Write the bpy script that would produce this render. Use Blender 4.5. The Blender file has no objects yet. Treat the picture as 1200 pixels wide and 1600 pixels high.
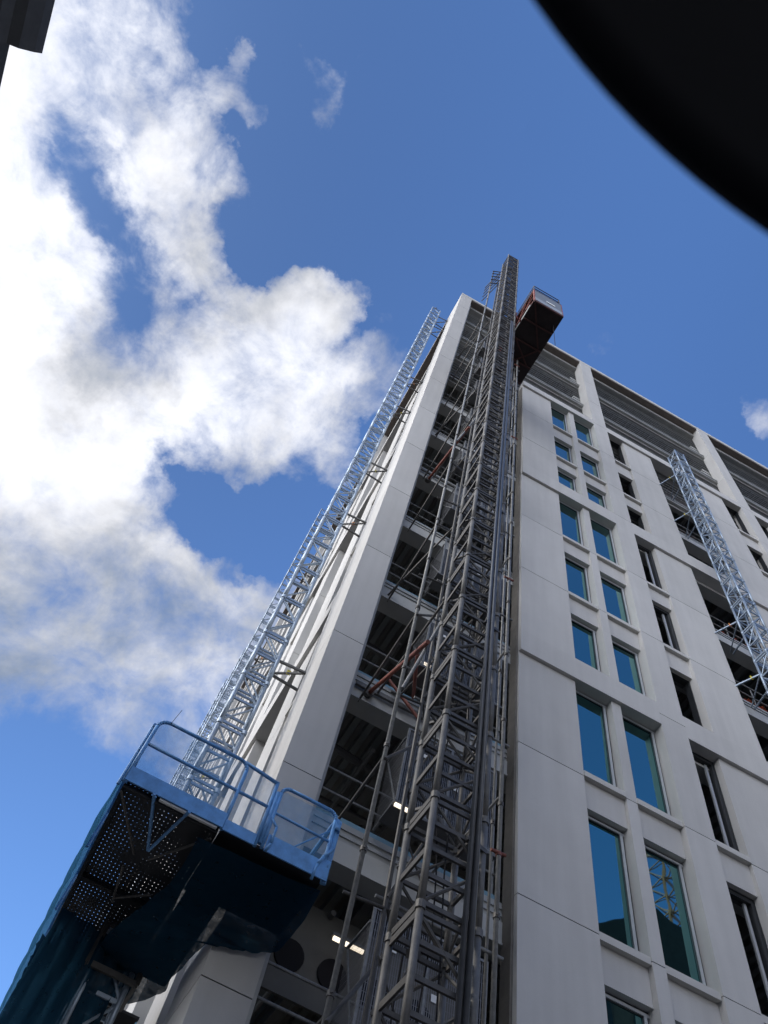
import bpy, math, random
from mathutils import Vector, Matrix
random.seed(7)
C = bpy.data.collections.new('site'); bpy.context.scene.collection.children.link(C)
sc = bpy.context.scene
rad = math.radians
GROUND = -1.6        # the camera stands at z = 0, ground 1.6 m below

# ------------------------------------------------------------------ materials
def nt(m):
    m.use_nodes = True
    t = m.node_tree
    return t, t.nodes, t.links
def mat(name, col, rough=.7, metal=0., var=.12, scale=1.5, bump=.0, bscale=40., island=0., spec=.5, streak=0.):
    m = bpy.data.materials.new(name); t, N, L = nt(m)
    b = N['Principled BSDF']; b.inputs['Roughness'].default_value = rough; b.inputs['Metallic'].default_value = metal
    b.inputs['Specular IOR Level'].default_value = spec
    tc = N.new('ShaderNodeTexCoord')
    n1 = N.new('ShaderNodeTexNoise'); n1.inputs['Scale'].default_value = scale; n1.inputs['Detail'].default_value = 8; n1.inputs['Roughness'].default_value = .65
    L.new(tc.outputs['Object'], n1.inputs['Vector'])
    fac = n1.outputs['Fac']
    mr = N.new('ShaderNodeMapRange'); mr.inputs['From Min'].default_value = .25; mr.inputs['From Max'].default_value = .75
    mr.inputs['To Min'].default_value = 1 - var; mr.inputs['To Max'].default_value = 1 + var
    L.new(fac, mr.inputs['Value'])
    val = mr.outputs['Result']
    if streak:
        mp = N.new('ShaderNodeMapping'); mp.inputs['Scale'].default_value = (2.2, 2.2, .16)
        L.new(tc.outputs['Object'], mp.inputs['Vector'])
        n3 = N.new('ShaderNodeTexNoise'); n3.inputs['Scale'].default_value = 1.6; n3.inputs['Detail'].default_value = 5
        L.new(mp.outputs['Vector'], n3.inputs['Vector'])
        m3 = N.new('ShaderNodeMapRange'); m3.inputs['From Min'].default_value = .35; m3.inputs['From Max'].default_value = .7
        m3.inputs['To Min'].default_value = 1; m3.inputs['To Max'].default_value = 1 - streak
        L.new(n3.outputs['Fac'], m3.inputs['Value'])
        mu = N.new('ShaderNodeMath'); mu.operation = 'MULTIPLY'; L.new(val, mu.inputs[0]); L.new(m3.outputs['Result'], mu.inputs[1]); val = mu.outputs[0]
    if island:
        ge = N.new('ShaderNodeNewGeometry')
        m2 = N.new('ShaderNodeMapRange'); m2.inputs['To Min'].default_value = 1 - island; m2.inputs['To Max'].default_value = 1 + island
        L.new(ge.outputs['Random Per Island'], m2.inputs['Value'])
        mu = N.new('ShaderNodeMath'); mu.operation = 'MULTIPLY'; L.new(val, mu.inputs[0]); L.new(m2.outputs['Result'], mu.inputs[1]); val = mu.outputs[0]
    vm = N.new('ShaderNodeVectorMath'); vm.operation = 'SCALE'; vm.inputs[0].default_value = col[:3]
    L.new(val, vm.inputs['Scale']); L.new(vm.outputs[0], b.inputs['Base Color'])
    if bump:
        n2 = N.new('ShaderNodeTexNoise'); n2.inputs['Scale'].default_value = bscale; n2.inputs['Detail'].default_value = 4
        L.new(tc.outputs['Object'], n2.inputs['Vector'])
        bp = N.new('ShaderNodeBump'); bp.inputs['Strength'].default_value = bump; bp.inputs['Distance'].default_value = .01
        L.new(n2.outputs['Fac'], bp.inputs['Height']); L.new(bp.outputs['Normal'], b.inputs['Normal'])
    return m
M = {}
M['stone'] = mat('precast_stone', (.51, .495, .47), .85, 0, .07, .55, .25, 60, .05, .3, .08)
M['stone_edge'] = mat('precast_stone_light', (.52, .505, .47), .85, 0, .05, .9, .2, 60, .02, .3, .05)
M['dark_gap'] = mat('joint_sealant', (.05, .05, .05), .9)
M['concrete'] = mat('raw_concrete', (.17, .165, .155), .9, 0, .25, 1.2, .3, 25)
M['deck'] = mat('galvanised_deck', (.19, .205, .205), .55, .3, .2, 2)
M['slab_edge'] = mat('slab_edge_steel', (.36, .36, .345), .6, .2, .18, 2.5, .1, 30)
M['white_beam'] = mat('primed_steel_beam', (.42, .42, .40), .6, 0, .1, 2)
M['primer'] = mat('grey_steelwork', (.11, .11, .11), .6, .1, .2, 2)
M['blue_strip'] = mat('pale_blue_board', (.17, .30, .38), .7, 0, .2, 3)
M['galv'] = mat('bright_galvanised_steel', (.31, .37, .44), .42, .5, .18, 9, .05, 80)
M['galv_dull'] = mat('weathered_scaffold_tube', (.20, .20, .195), .55, .3, .35, 14, .2, 60)
M['mast'] = mat('worn_mast_steel', (.125, .12, .112), .6, .25, .35, 7, .2, 50)
M['mast_dark'] = mat('dark_mast_steel', (.085, .08, .075), .6, .25, .35, 7, .2, 50)
M['rail_dark'] = mat('dark_round_rail', (.10, .105, .115), .4, .4, .2, 5)
M['red'] = mat('red_oxide_paint', (.20, .055, .035), .6, 0, .3, 6, .1, 40)
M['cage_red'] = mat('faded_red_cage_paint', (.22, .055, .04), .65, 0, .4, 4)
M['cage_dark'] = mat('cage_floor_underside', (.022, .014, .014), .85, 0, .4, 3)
M['cage_panel'] = mat('cage_grey_sheet', (.22, .225, .22), .5, .3, .2, 3)
M['white'] = mat('white_board', (.75, .75, .73), .6, 0, .06, 3)
M['yellow'] = mat('yellow_tag', (.62, .5, .04), .6)
M['orange'] = mat('orange_clamp', (.6, .2, .03), .6)
M['blue'] = mat('blue_platform_paint', (.12, .30, .58), .5, .1, .32, 6, .15, 30)
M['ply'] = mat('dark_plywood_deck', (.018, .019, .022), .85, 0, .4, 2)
M['alu'] = mat('aluminium_window_frame', (.62, .64, .66), .35, .6, .06, 3)
M['frame_dark'] = mat('dark_window_gasket', (.02, .022, .025), .5)
M['black'] = mat('black_felt', (.006, .006, .009), .95)
M['cornice'] = mat('sooty_stone', (.035, .035, .036), .9, 0, .3, 3)
M['brick'] = mat('opposite_brick', (.12, .09, .08), .9, 0, .2, 2)
M['asphalt'] = mat('asphalt', (.05, .05, .052), .9, 0, .2, 3, .3, 60)
M['paving'] = mat('paving', (.12, .115, .11), .85, 0, .2, 2)
M['crane'] = mat('crane_yellow', (.34, .13, .05), .55, 0, .15, 3)
M['green'] = mat('green_board', (.05, .12, .05), .7, 0, .2, 3)

def glass_mat():
    m = bpy.data.materials.new('coated_glass'); t, N, L = nt(m)
    b = N['Principled BSDF']; b.inputs['Metallic'].default_value = 1; b.inputs['Roughness'].default_value = .015
    b.inputs['Base Color'].default_value = (.14, .33, .34, 1)
    tc = N.new('ShaderNodeTexCoord'); n = N.new('ShaderNodeTexNoise'); n.inputs['Scale'].default_value = 1.1; n.inputs['Detail'].default_value = 1
    L.new(tc.outputs['Object'], n.inputs['Vector'])
    bp = N.new('ShaderNodeBump'); bp.inputs['Strength'].default_value = .12; bp.inputs['Distance'].default_value = .02
    L.new(n.outputs['Fac'], bp.inputs['Height']); L.new(bp.outputs['Normal'], b.inputs['Normal'])
    return m
M['glass'] = glass_mat()

def net_mat(name, col, opacity, trans=.5, fold=8):
    m = bpy.data.materials.new(name); t, N, L = nt(m)
    N.remove(N['Principled BSDF']); out = N['Material Output']
    d = N.new('ShaderNodeBsdfDiffuse'); tr = N.new('ShaderNodeBsdfTranslucent'); tp = N.new('ShaderNodeBsdfTransparent')
    d.inputs['Color'].default_value = (*col, 1); tr.inputs['Color'].default_value = (*col, 1)
    a = N.new('ShaderNodeMixShader'); a.inputs[0].default_value = trans; L.new(d.outputs[0], a.inputs[1]); L.new(tr.outputs[0], a.inputs[2])
    tc = N.new('ShaderNodeTexCoord'); n = N.new('ShaderNodeTexNoise'); n.inputs['Scale'].default_value = fold; n.inputs['Detail'].default_value = 6
    L.new(tc.outputs['Object'], n.inputs['Vector'])
    mr = N.new('ShaderNodeMapRange'); mr.inputs['From Min'].default_value = .3; mr.inputs['From Max'].default_value = .7
    mr.inputs['To Min'].default_value = opacity - .06; mr.inputs['To Max'].default_value = min(1, opacity + .06)
    L.new(n.outputs['Fac'], mr.inputs['Value'])
    x = N.new('ShaderNodeMixShader'); L.new(mr.outputs['Result'], x.inputs[0]); L.new(tp.outputs[0], x.inputs[1]); L.new(a.outputs[0], x.inputs[2])
    L.new(x.outputs[0], out.inputs['Surface'])
    return m
M['net'] = net_mat('blue_debris_netting', (.13, .33, .60), .42, .55)
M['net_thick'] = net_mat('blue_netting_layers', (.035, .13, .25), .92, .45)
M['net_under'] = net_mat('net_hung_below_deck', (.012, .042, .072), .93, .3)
M['net_red'] = net_mat('red_barrier_mesh', (.5, .09, .04), .6, .3, 20)
M['net_white'] = net_mat('white_gauze', (.6, .62, .65), .35, .5)

def mesh_wire_mat():          # ribbed steel mesh sheet of the landing gates: real gaps between the wires
    m = bpy.data.materials.new('gate_wire_mesh'); t, N, L = nt(m)
    b = N['Principled BSDF']; out = N['Material Output']
    b.inputs['Base Color'].default_value = (.16, .16, .165, 1); b.inputs['Roughness'].default_value = .5; b.inputs['Metallic'].default_value = .4
    tc = N.new('ShaderNodeTexCoord'); sp = N.new('ShaderNodeSeparateXYZ'); L.new(tc.outputs['Object'], sp.inputs[0])
    ad = N.new('ShaderNodeMath'); ad.operation = 'ADD'; L.new(sp.outputs['X'], ad.inputs[0]); L.new(sp.outputs['Y'], ad.inputs[1])
    def stripes(sock, k, thr):
        a = N.new('ShaderNodeMath'); a.operation = 'MULTIPLY'; a.inputs[1].default_value = k; L.new(sock, a.inputs[0])
        f = N.new('ShaderNodeMath'); f.operation = 'FRACT'; L.new(a.outputs[0], f.inputs[0])
        g = N.new('ShaderNodeMath'); g.operation = 'LESS_THAN'; g.inputs[1].default_value = thr; L.new(f.outputs[0], g.inputs[0])
        return g.outputs[0]
    s1 = stripes(ad.outputs[0], 30, .42); s2 = stripes(sp.outputs['Z'], 8, .06)
    mx = N.new('ShaderNodeMath'); mx.operation = 'MAXIMUM'; L.new(s1, mx.inputs[0]); L.new(s2, mx.inputs[1])
    tp = N.new('ShaderNodeBsdfTransparent'); x = N.new('ShaderNodeMixShader')
    L.new(mx.outputs[0], x.inputs[0]); L.new(tp.outputs[0], x.inputs[1]); L.new(b.outputs[0], x.inputs[2]); L.new(x.outputs[0], out.inputs['Surface'])
    return m
M['wire'] = mesh_wire_mat()
def perforated_mat():          # steel deck plate with round drain holes
    m = bpy.data.materials.new('perforated_deck_plate'); t, N, L = nt(m)
    b = N['Principled BSDF']; out = N['Material Output']
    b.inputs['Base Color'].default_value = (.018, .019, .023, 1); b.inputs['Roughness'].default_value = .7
    tc = N.new('ShaderNodeTexCoord'); sp = N.new('ShaderNodeSeparateXYZ'); L.new(tc.outputs['Object'], sp.inputs[0])
    sq = []
    for ax in ('X', 'Y'):
        a = N.new('ShaderNodeMath'); a.operation = 'MULTIPLY'; a.inputs[1].default_value = 17.0 if ax == 'X' else 11.5; L.new(sp.outputs[ax], a.inputs[0])
        f = N.new('ShaderNodeMath'); f.operation = 'FRACT'; L.new(a.outputs[0], f.inputs[0])
        s = N.new('ShaderNodeMath'); s.operation = 'SUBTRACT'; s.inputs[1].default_value = .5; L.new(f.outputs[0], s.inputs[0])
        p = N.new('ShaderNodeMath'); p.operation = 'POWER'; p.inputs[1].default_value = 2; L.new(s.outputs[0], p.inputs[0]); sq.append(p)
    ad = N.new('ShaderNodeMath'); ad.operation = 'ADD'; L.new(sq[0].outputs[0], ad.inputs[0]); L.new(sq[1].outputs[0], ad.inputs[1])
    nz = N.new('ShaderNodeTexNoise'); nz.inputs['Scale'].default_value = 1.9; nz.inputs['Detail'].default_value = 3
    L.new(tc.outputs['Object'], nz.inputs['Vector'])
    mr = N.new('ShaderNodeMapRange'); mr.inputs['From Min'].default_value = .40; mr.inputs['From Max'].default_value = .56
    mr.inputs['To Min'].default_value = .0; mr.inputs['To Max'].default_value = .010; L.new(nz.outputs['Fac'], mr.inputs['Value'])
    g = N.new('ShaderNodeMath'); g.operation = 'LESS_THAN'; L.new(ad.outputs[0], g.inputs[0]); L.new(mr.outputs['Result'], g.inputs[1])
    tp = N.new('ShaderNodeBsdfTransparent'); x = N.new('ShaderNodeMixShader')
    L.new(g.outputs[0], x.inputs[0]); L.new(b.outputs[0], x.inputs[1]); L.new(tp.outputs[0], x.inputs[2]); L.new(x.outputs[0], out.inputs['Surface'])
    return m
M['perf'] = perforated_mat()
def lamp_mat():
    m = bpy.data.materials.new('lit_tube'); t, N, L = nt(m)
    b = N['Principled BSDF']; b.inputs['Emission Color'].default_value = (1, .86, .66, 1); b.inputs['Emission Strength'].default_value = 1.6
    b.inputs['Base Color'].default_value = (.8, .8, .8, 1)
    return m
M['lamp'] = lamp_mat()

# ------------------------------------------------------------------ mesh builder
class MB:
    def __init__(s): s.v = []; s.f = []
    def box(s, x0, x1, y0, y1, z0, z1):
        n = len(s.v)
        s.v += [(x0,y0,z0),(x1,y0,z0),(x1,y1,z0),(x0,y1,z0),(x0,y0,z1),(x1,y0,z1),(x1,y1,z1),(x0,y1,z1)]
        s.f += [tuple(n+i for i in q) for q in ((0,3,2,1),(4,5,6,7),(0,1,5,4),(1,2,6,5),(2,3,7,6),(3,0,4,7))]
        return s
    def hexa(s, P):            # eight points, order as box
        n = len(s.v); s.v += [tuple(p) for p in P]
        s.f += [tuple(n+i for i in q) for q in ((0,3,2,1),(4,5,6,7),(0,1,5,4),(1,2,6,5),(2,3,7,6),(3,0,4,7))]
        return s
    def tube(s, a, b, r, n=8, r2=None):
        a = Vector(a); b = Vector(b); d = (b-a)
        if d.length < 1e-6: return s
        d.normalize(); u = d.orthogonal().normalized(); w = d.cross(u); k = len(s.v); r2 = r if r2 is None else r2
        for (p, rr) in ((a, r), (b, r2)):
            for i in range(n):
                t = 2*math.pi*i/n; s.v.append(tuple(p + u*math.cos(t)*rr + w*math.sin(t)*rr))
        for i in range(n):
            j = (i+1) % n; s.f.append((k+i, k+j, k+n+j, k+n+i))
        s.f.append(tuple(k+i for i in reversed(range(n)))); s.f.append(tuple(k+n+i for i in range(n)))
        return s
    def path(s, pts, r, n=8):
        for a, b in zip(pts, pts[1:]): s.tube(a, b, r, n)
        return s
    def bar(s, a, b, w, h, up=(0,0,1)):     # rectangular bar
        a = Vector(a); b = Vector(b); d = (b-a).normalized(); u = Vector(up)
        x = d.cross(u)
        if x.length < 1e-3: x = d.orthogonal()
        x.normalize(); y = x.cross(d).normalized(); P = []
        for p in (a, b):
            P += [p - x*w/2 - y*h/2, p + x*w/2 - y*h/2, p + x*w/2 + y*h/2, p - x*w/2 + y*h/2]
        n = len(s.v); s.v += [tuple(p) for p in P]
        s.f += [tuple(n+i for i in q) for q in ((0,3,2,1),(4,5,6,7),(0,1,5,4),(1,2,6,5),(2,3,7,6),(3,0,4,7))]
        return s
    def sphere(s, c, r, n=8):
        c = Vector(c); k = len(s.v); m = n//2
        for i in range(m+1):
            for j in range(n):
                t = math.pi*i/m; p = 2*math.pi*j/n
                s.v.append((c.x+r*math.sin(t)*math.cos(p), c.y+r*math.sin(t)*math.sin(p), c.z+r*math.cos(t)))
        for i in range(m):
            for j in range(n): s.f.append((k+i*n+j, k+(i+1)*n+j, k+(i+1)*n+(j+1)%n, k+i*n+(j+1)%n))
        return s
    def each(s, name, m, parent=None, T=None, smooth=False, per=None):
        """one object per closed piece (connected faces)"""
        n = len(s.v); up_ = list(range(n))
        def find(a):
            while up_[a] != a: up_[a] = up_[up_[a]]; a = up_[a]
            return a
        for f_ in s.f:
            a = find(f_[0])
            for q in f_[1:]: up_[find(q)] = a
        grp = {}
        for f_ in s.f: grp.setdefault(find(f_[0]), []).append(f_)
        res = []
        for fs in grp.values():
            ids = sorted({i for f_ in fs for i in f_}); mp = {i: k for k, i in enumerate(ids)}
            b = MB(); b.v = [s.v[i] for i in ids]; b.f = [tuple(mp[i] for i in f_) for f_ in fs]
            res.append(b.build(name, m, parent, T, smooth))
        return res
    def build(s, name, m, parent=None, T=None, smooth=False):
        me = bpy.data.meshes.new(name)
        V = [T(*p) for p in s.v] if T else s.v
        o = bpy.data.objects.new(name, me)
        if parent is not None:
            org = parent.location if parent.parent is None else parent.location + parent.parent.location
            V = [(p[0]-org[0], p[1]-org[1], p[2]-org[2]) for p in V]
        me.from_pydata(V, [], s.f); me.update()
        me.materials.append(m)
        if smooth:
            me.polygons.foreach_set('use_smooth', [len(p.vertices) == 4 for p in me.polygons])
        C.objects.link(o)
        if parent is not None: o.parent = parent
        return o
def thing(name, label, cat, loc=(0,0,0), group=None):
    o = bpy.data.objects.new(name, None); C.objects.link(o); o.location = loc; o.empty_display_size = .3
    o['label'] = label; o['category'] = cat
    if group: o['group'] = group
    return o
def tag(o, label=None, cat=None, group=None, kind=None):
    if label: o['label'] = label
    if cat: o['category'] = cat
    if group: o['group'] = group
    if kind: o['kind'] = kind
    return o
def copy_tree(o, parent=None, loc=None):
    c = o.copy(); C.objects.link(c)
    if parent is not None: c.parent = parent
    if loc is not None: c.location = loc
    for ch in o.children: copy_tree(ch, c)
    return c

# ------------------------------------------------------------------ the office block
B0 = 8.45; DZ = 3.76                     # underside of the slab edge beams, storey height
FL = [B0 + DZ*k for k in range(-2, 11)]   # 0.93 ... 46.05
ROOF = 50.95
XE = 40.0; YE = 42.0; XW = 1.51          # extents
bld = thing('office_building', 'unfinished pale stone office block with open bays and blue glass windows', 'building', (XW, 0, GROUND))
fT = lambda u, v, z: (u, v, z)                         # front face: u = x, v = depth in +y
lT = lambda u, v, z: (XW + v, u, z)                    # left face: u = y, v = depth in +x
bands = [(4.95, 5.80), (16.20, 17.05), (27.45, 28.36), (38.65, 39.3)]
# rows of window openings: (bottom, head)
rows = [(-1.0, 1.0, 0), (1.95, 4.95, 0), (5.80, 8.46, 1), (9.30, 12.18, 1), (13.10, 16.20, 1), (17.05, 19.50, 2), (20.46, 23.15, 2), (24.08, 27.45, 2), (28.36, 30.5, 3), (31.42, 34.0, 3), (35.2, 38.65, 3)]
groups = [(GROUND, 4.95, [1.9]), (5.80, 16.20, [9.22, 12.95]), (17.05, 27.45, [20.34, 23.95]), (28.36, 38.65, [31.3, 35.08])]
TAPER = .10
def panel(u0, u1, T, name='stone_panel', depth=.5):
    mb = MB(); gap = .011
    for (z0, z1, js) in groups:
        zs = [z0] + js + [z1]
        for a, b in zip(zs, zs[1:]):
            a2 = a + (gap if a != z0 else 0.003); b2 = b - (gap if b != z1 else 0.003)
            va = TAPER*(a2-z0)/(z1-z0) + .003; vb = TAPER*(b2-z0)/(z1-z0) + .003
            P = [(u0,va,a2),(u1,va,a2),(u1,depth,a2),(u0,depth,a2),(u0,vb,b2),(u1,vb,b2),(u1,depth,b2),(u0,depth,b2)]
            mb.hexa(P)
    o = mb.build(name, M['stone'], bld, T)
    # dark joint backing set just inside the panel
    return o
def backing(u0, u1, T):
    MB().box(u0+.02, u1-.02, .16, .48, GROUND, 38.6).build('joint_backing', M['dark_gap'], bld, T)
def column(u0, u1, T, joints, depth=.62, name='stone_column', ztop=50.55, y0=0.):
    mb = MB(); zs = [GROUND] + joints + [ztop]
    for a, b in zip(zs, zs[1:]):
        mb.box(u0, u1, y0, depth, a + .009, b - .009)
    mb.build(name, M['stone'], bld, T)
    MB().box(u0+.02, u1-.02, y0+.05, depth-.02, GROUND, ztop).build('joint_backing', M['dark_gap'], bld, T)
jn_col = [1.9, 5.8, 9.22, 12.95, 16.62, 20.34, 23.95, 28.36, 31.3, 35.08, 38.95, 42.6, 46.4]
jn_pier = [5.7, 9.43, 13.3, 17.1, 20.8, 24.45, 28.25, 32.1, 35.9, 39.7, 43.5, 47.3]
def windows(u0, u1, T, glazed=True, side='r'):
    """one column of windows between two stone edges, with spandrels, sills and frames"""
    for i, (z0, z1, g) in enumerate(rows):
        if i + 1 < len(rows):
            nz0 = rows[i+1][0]
            if rows[i+1][2] == g or i == 0:
                # spandrel between this head and the next sill, recessed; thin projecting sill
                MB().box(u0, u1, .17, .5, z1, nz0 - .15).build('spandrel', M['stone'], bld, T)
                MB().box(u0, u1 - .01, .05, .5, nz0 - .147, nz0).build('window_sill', M['stone_edge'], bld, T)
        w = MB(); t = .055; v0 = .30
        gz0, gz1 = z0 + .003, z1 - (.045 if glazed else .003)
        if glazed: MB().box(u0+.004, u1-.004, v0+.02, v0+.08, gz1+.002, z1-.002).build('head_gasket', M['frame_dark'], bld, T)
        if glazed:
            w.box(u0+.004, u1-.004, v0, v0+.09, gz0, gz0+t).box(u0+.004, u1-.004, v0, v0+.09, gz1-t, gz1)
            w.box(u0+.004, u0+.06, v0, v0+.09, gz0+t, gz1-t).box(u1-.11, u1-.05, v0, v0+.09, gz0+t, gz1-t)
            fr = w.build('window_frame', M['alu'], bld, T)
            MB().box(u1-.05, u1-.004, v0+.03, v0+.09, gz0+t, gz1-t).box(u1-.132, u1-.11, v0+.02, v0+.08, gz0+t, gz1-t).box(u0+.06, u1-.11, v0+.02, v0+.08, gz1-t-.02, gz1-t).build('gasket', M['frame_dark'], fr, T)
            a_, b_, zz0, zz1 = u0+.06, u1-.132, gz0+t, gz1-t-.02
            q = [random.uniform(-.006, .006) for _ in range(3)]; q.append(q[0]+q[2]-q[1]); q = [q[0], q[1], q[2], q[3]]
            vf = v0+.045
            MB().hexa([(a_,vf+q[0],zz0),(b_,vf+q[1],zz0),(b_,vf+.03,zz0),(a_,vf+.03,zz0),(a_,vf+q[3],zz1),(b_,vf+q[2],zz1),(b_,vf+.03,zz1),(a_,vf+.03,zz1)]).build('pane', M['glass'], fr, T)
        elif True:
            MB().box(u1-.035, u1-.004, .29, .49, z0+.004, z1-.004).box(u0+.004, u0+.03, .29, .49, z0+.004, z1-.004).box(u0+.031, u1-.036, .29, .49, z1-.035, z1-.004).build('opening_lining', M['frame_dark'], bld, T)
            if i < 8 and i != 5:
                MB().box(u0+.032, u1-.038, v0, v0+.12, gz1-.13, gz1-.036).box(u1-.10, u1-.038, v0, v0+.12, gz0+.004, gz1-.132).build('gasket_frame', M['frame_dark'], bld, T)
                MB().box(u1-.24, u1-.17, v0+.08, v0+.13, gz0+.002, gz1-.132).build('window_post', M['alu'], bld, T)
            MB().box(u0, u1, .5, .62, z1, z1+.7 if z1+.7 < 39 else 39).build('lintel', M['primer'], bld, T)
        else:
            MB().box(u0, u1, .5, .62, z1, z1+.7).build('lintel', M['primer'], bld, T)
def band(u0, u1, T):
    for (z0, z1) in bands:
        MB().box(u0, u1, 0, .5, z0, z1 - .0).build('stone_band', M['stone'], bld, T)
# front face, bay one: corner pier, open hoist bay, panel, window, mullion, window, column
column(XW, 2.24, fT, jn_pier, depth=.75, name='corner_pier')
MB().box(2.243, 2.33, .18, .32, GROUND, 50).build('pier_edge_angle', M['slab_edge'], bld)
panel(6.11, 7.75, fT); backing(6.11, 7.75, fT)
MB().box(6.06, 6.107, .14, .45, GROUND, 38.4).build('panel_edge_lining', mat('timber_lining', (.15, .135, .115), .8, 0, .25, 4), bld)
windows(7.75, 8.82, fT)
panel(8.82, 9.10, fT, 'mullion')
windows(9.10, 10.26, fT)
column(10.26, 11.06, fT, jn_col)
band(6.11, 10.26, fT)
# bays two to four
for i in range(3):
    x = 11.06 + 8.93*i
    windows(x, x+.98, fT, False)
    panel(x+.98, x+2.65, fT); backing(x+.98, x+2.65, fT)
    panel(x+5.39, x+7.0, fT); backing(x+5.39, x+7.0, fT)
    windows(x+7.0, x+8.13, fT, False)
    column(x+8.13, x+8.93, fT, jn_col)
    band(x, x+8.13, fT)
# left face: the same rhythm
y = .75
column(y+.003, 1.62, lT, jn_pier, name='return_pier', depth=.6)
windows(1.62, 2.5, lT, False); panel(2.5, 4.05, lT); backing(2.5, 4.05, lT); band(1.62, 11.0, lT)
panel(6.9, 8.5, lT); backing(6.9, 8.5, lT); windows(8.5, 9.6, lT, False); panel(9.6, 11.0, lT); backing(9.6, 11.0, lT)
column(11.0, 11.8, lT, jn_col)
for i in range(3):
    x = 11.8 + 9.0*i
    windows(x, x+1.0, lT, False)
    panel(x+1.0, x+2.65, lT); backing(x+1.0, x+2.65, lT)
    panel(x+5.4, x+7.0, lT); backing(x+5.4, x+7.0, lT)
    windows(x+7.0, x+8.2, lT, False)
    column(x+8.2, x+9.0, lT, jn_col)
    band(x, x+8.2, lT)
# roof beam, soffit and slab
MB().box(XW-.0, XE, -.003, 1.3, 50.56, ROOF).build('roof_fascia', M['stone_edge'], bld)
MB().box(XW-.002, 1.3+XW, 1.303, YE, 50.56, ROOF).build('roof_fascia', M['stone_edge'], bld)
MB().box(1.3+XW+.002, XE, 1.303, YE, 50.3, 50.9).build('roof_slab', M['concrete'], bld)
sof = mat('roof_soffit_board', (.17, .14, .12), .8, 0, .2, 3)
MB().box(XW+.03, XE, .03, .40, 50.44, 50.558).build('roof_soffit', sof, bld)
MB().box(XW+.6, XE, .41, .46, 50.05, 50.40).box(XW+.6, XE, .463, .85, 50.02, 50.06).build('eaves_beam', M['slab_edge'], bld)
MB().box(XW+.6, XE, .903, 12, 50.40, 50.46).build('ribbed_deck', M['deck'], bld)
MB().box(XW+.03, XW+1.28, 1.29, YE, 50.44, 50.558).build('roof_soffit', sof, bld)
# floors
for k, b in enumerate(FL):
    top = b + .80
    MB().box(XW+.62, XE, .66, YE, b+.60, top).build('floor_slab', M['concrete'], bld)
    e = MB()
    if k < 9:
        e.box(XW+.6, XE, .42, .50, b+.02, b+.40)          # web
        e.box(XW+.6, XE, .40, .86, b-.02, b+.02)          # bottom flange
    else:
        e.box(XW+.6, XE, .62, .66, b+.12, b+.42).box(XW+.6, XE, .58, .80, b+.09, b+.12)
        for q in (1.0, 1.4, 1.8, 2.2, 2.6, 3.0, 3.4): e.box(XW+.6, XE, .62, .66, b+q, b+q+.03)     # thin louvre rails
    e.build('edge_beam', M['white_beam'] if k < 9 else M['slab_edge'], bld)
    e = MB(); e.box(XW+.6, XE, .47, .66, b+.40, top); e.box(XW+.6, XE, .44, .47, b+.52, b+.58); e.box(XW+.6, XE, .44, .47, b+.66, b+.70)
    e.build('slab_edge', M['slab_edge'], bld)
    e = MB(); e.box(XW+.42, XW+.50, .9, YE, b-.02, b+.40); e.box(XW+.47, XW+.62, .9, YE, b+.40, top)
    e.build('slab_edge', M['slab_edge'], bld)
    d = MB()
    x = XW+.7
    while x < XE-1:
        d.hexa([(x,.9,b+.50),(x+.14,.9,b+.50),(x+.14,12,b+.50),(x,12,b+.50),(x-.03,.9,b+.597),(x+.17,.9,b+.597),(x+.17,12,b+.597),(x-.03,12,b+.597)])
        x += .32
    d.build('ribbed_deck', M['deck'], bld)
    s = MB()
    for x in [3.9, 6.6, 9.6, 12.6, 15.6, 18.6, 21.5, 24.5, 28, 31, 34]:
        s.box(x-.09, x+.09, .87, 12, b+.03, b+.07).box(x-.015, x+.015, .87, 12, b+.07, b+.48).box(x-.09, x+.09, .87, 12, b+.462, b+.497)
    for yy in (3.4, 6.6):
        s.box(XW+.7, XE, yy-.09, yy+.09, b-.12, b-.08).box(XW+.7, XE, yy-.015, yy+.015, b-.08, b+.02)
    s.build('floor_beam', M['primer'], bld)
    if k in (10, 11, 12):
        pass
cw = mat('core_wall', (.10, .10, .095), .9, 0, .3, 1)
MB().box(4, XE-2, 12.1, 12.5, GROUND, 50.2).build('core_wall', cw, bld)
st = MB()
for x in (11.6, 20.6, 29.5):
    for yy in (1.15,):
        st.box(x-.16, x+.16, yy-.16, yy+.16, GROUND, 50.3)
st.each('steel_column', M['primer'], bld)
# plant-floor bracing behind the top bays
pr = MB()
for x in (10.3, 19.2, 28.2):
    for z in (40.5, 44.3, 48.0):
        pr.box(x-.4, x+.1, .7, .95, z-.8, z+.5)
pr.each('bracket_plate', M['white_beam'], bld)
# hanging services under the slabs
sv = MB()
for b in FL[2:10]:
    sv.tube((2.6, 2.0, b+.1), (6.0, 2.4, b+.1), .09).tube((3.4, 1.3, b-.2), (3.4, 5, b-.2), .05).box(4.6, 5.3, 1.6, 6, b-.35, b-.1)
sv.each('service_duct', M['primer'], bld)

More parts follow.
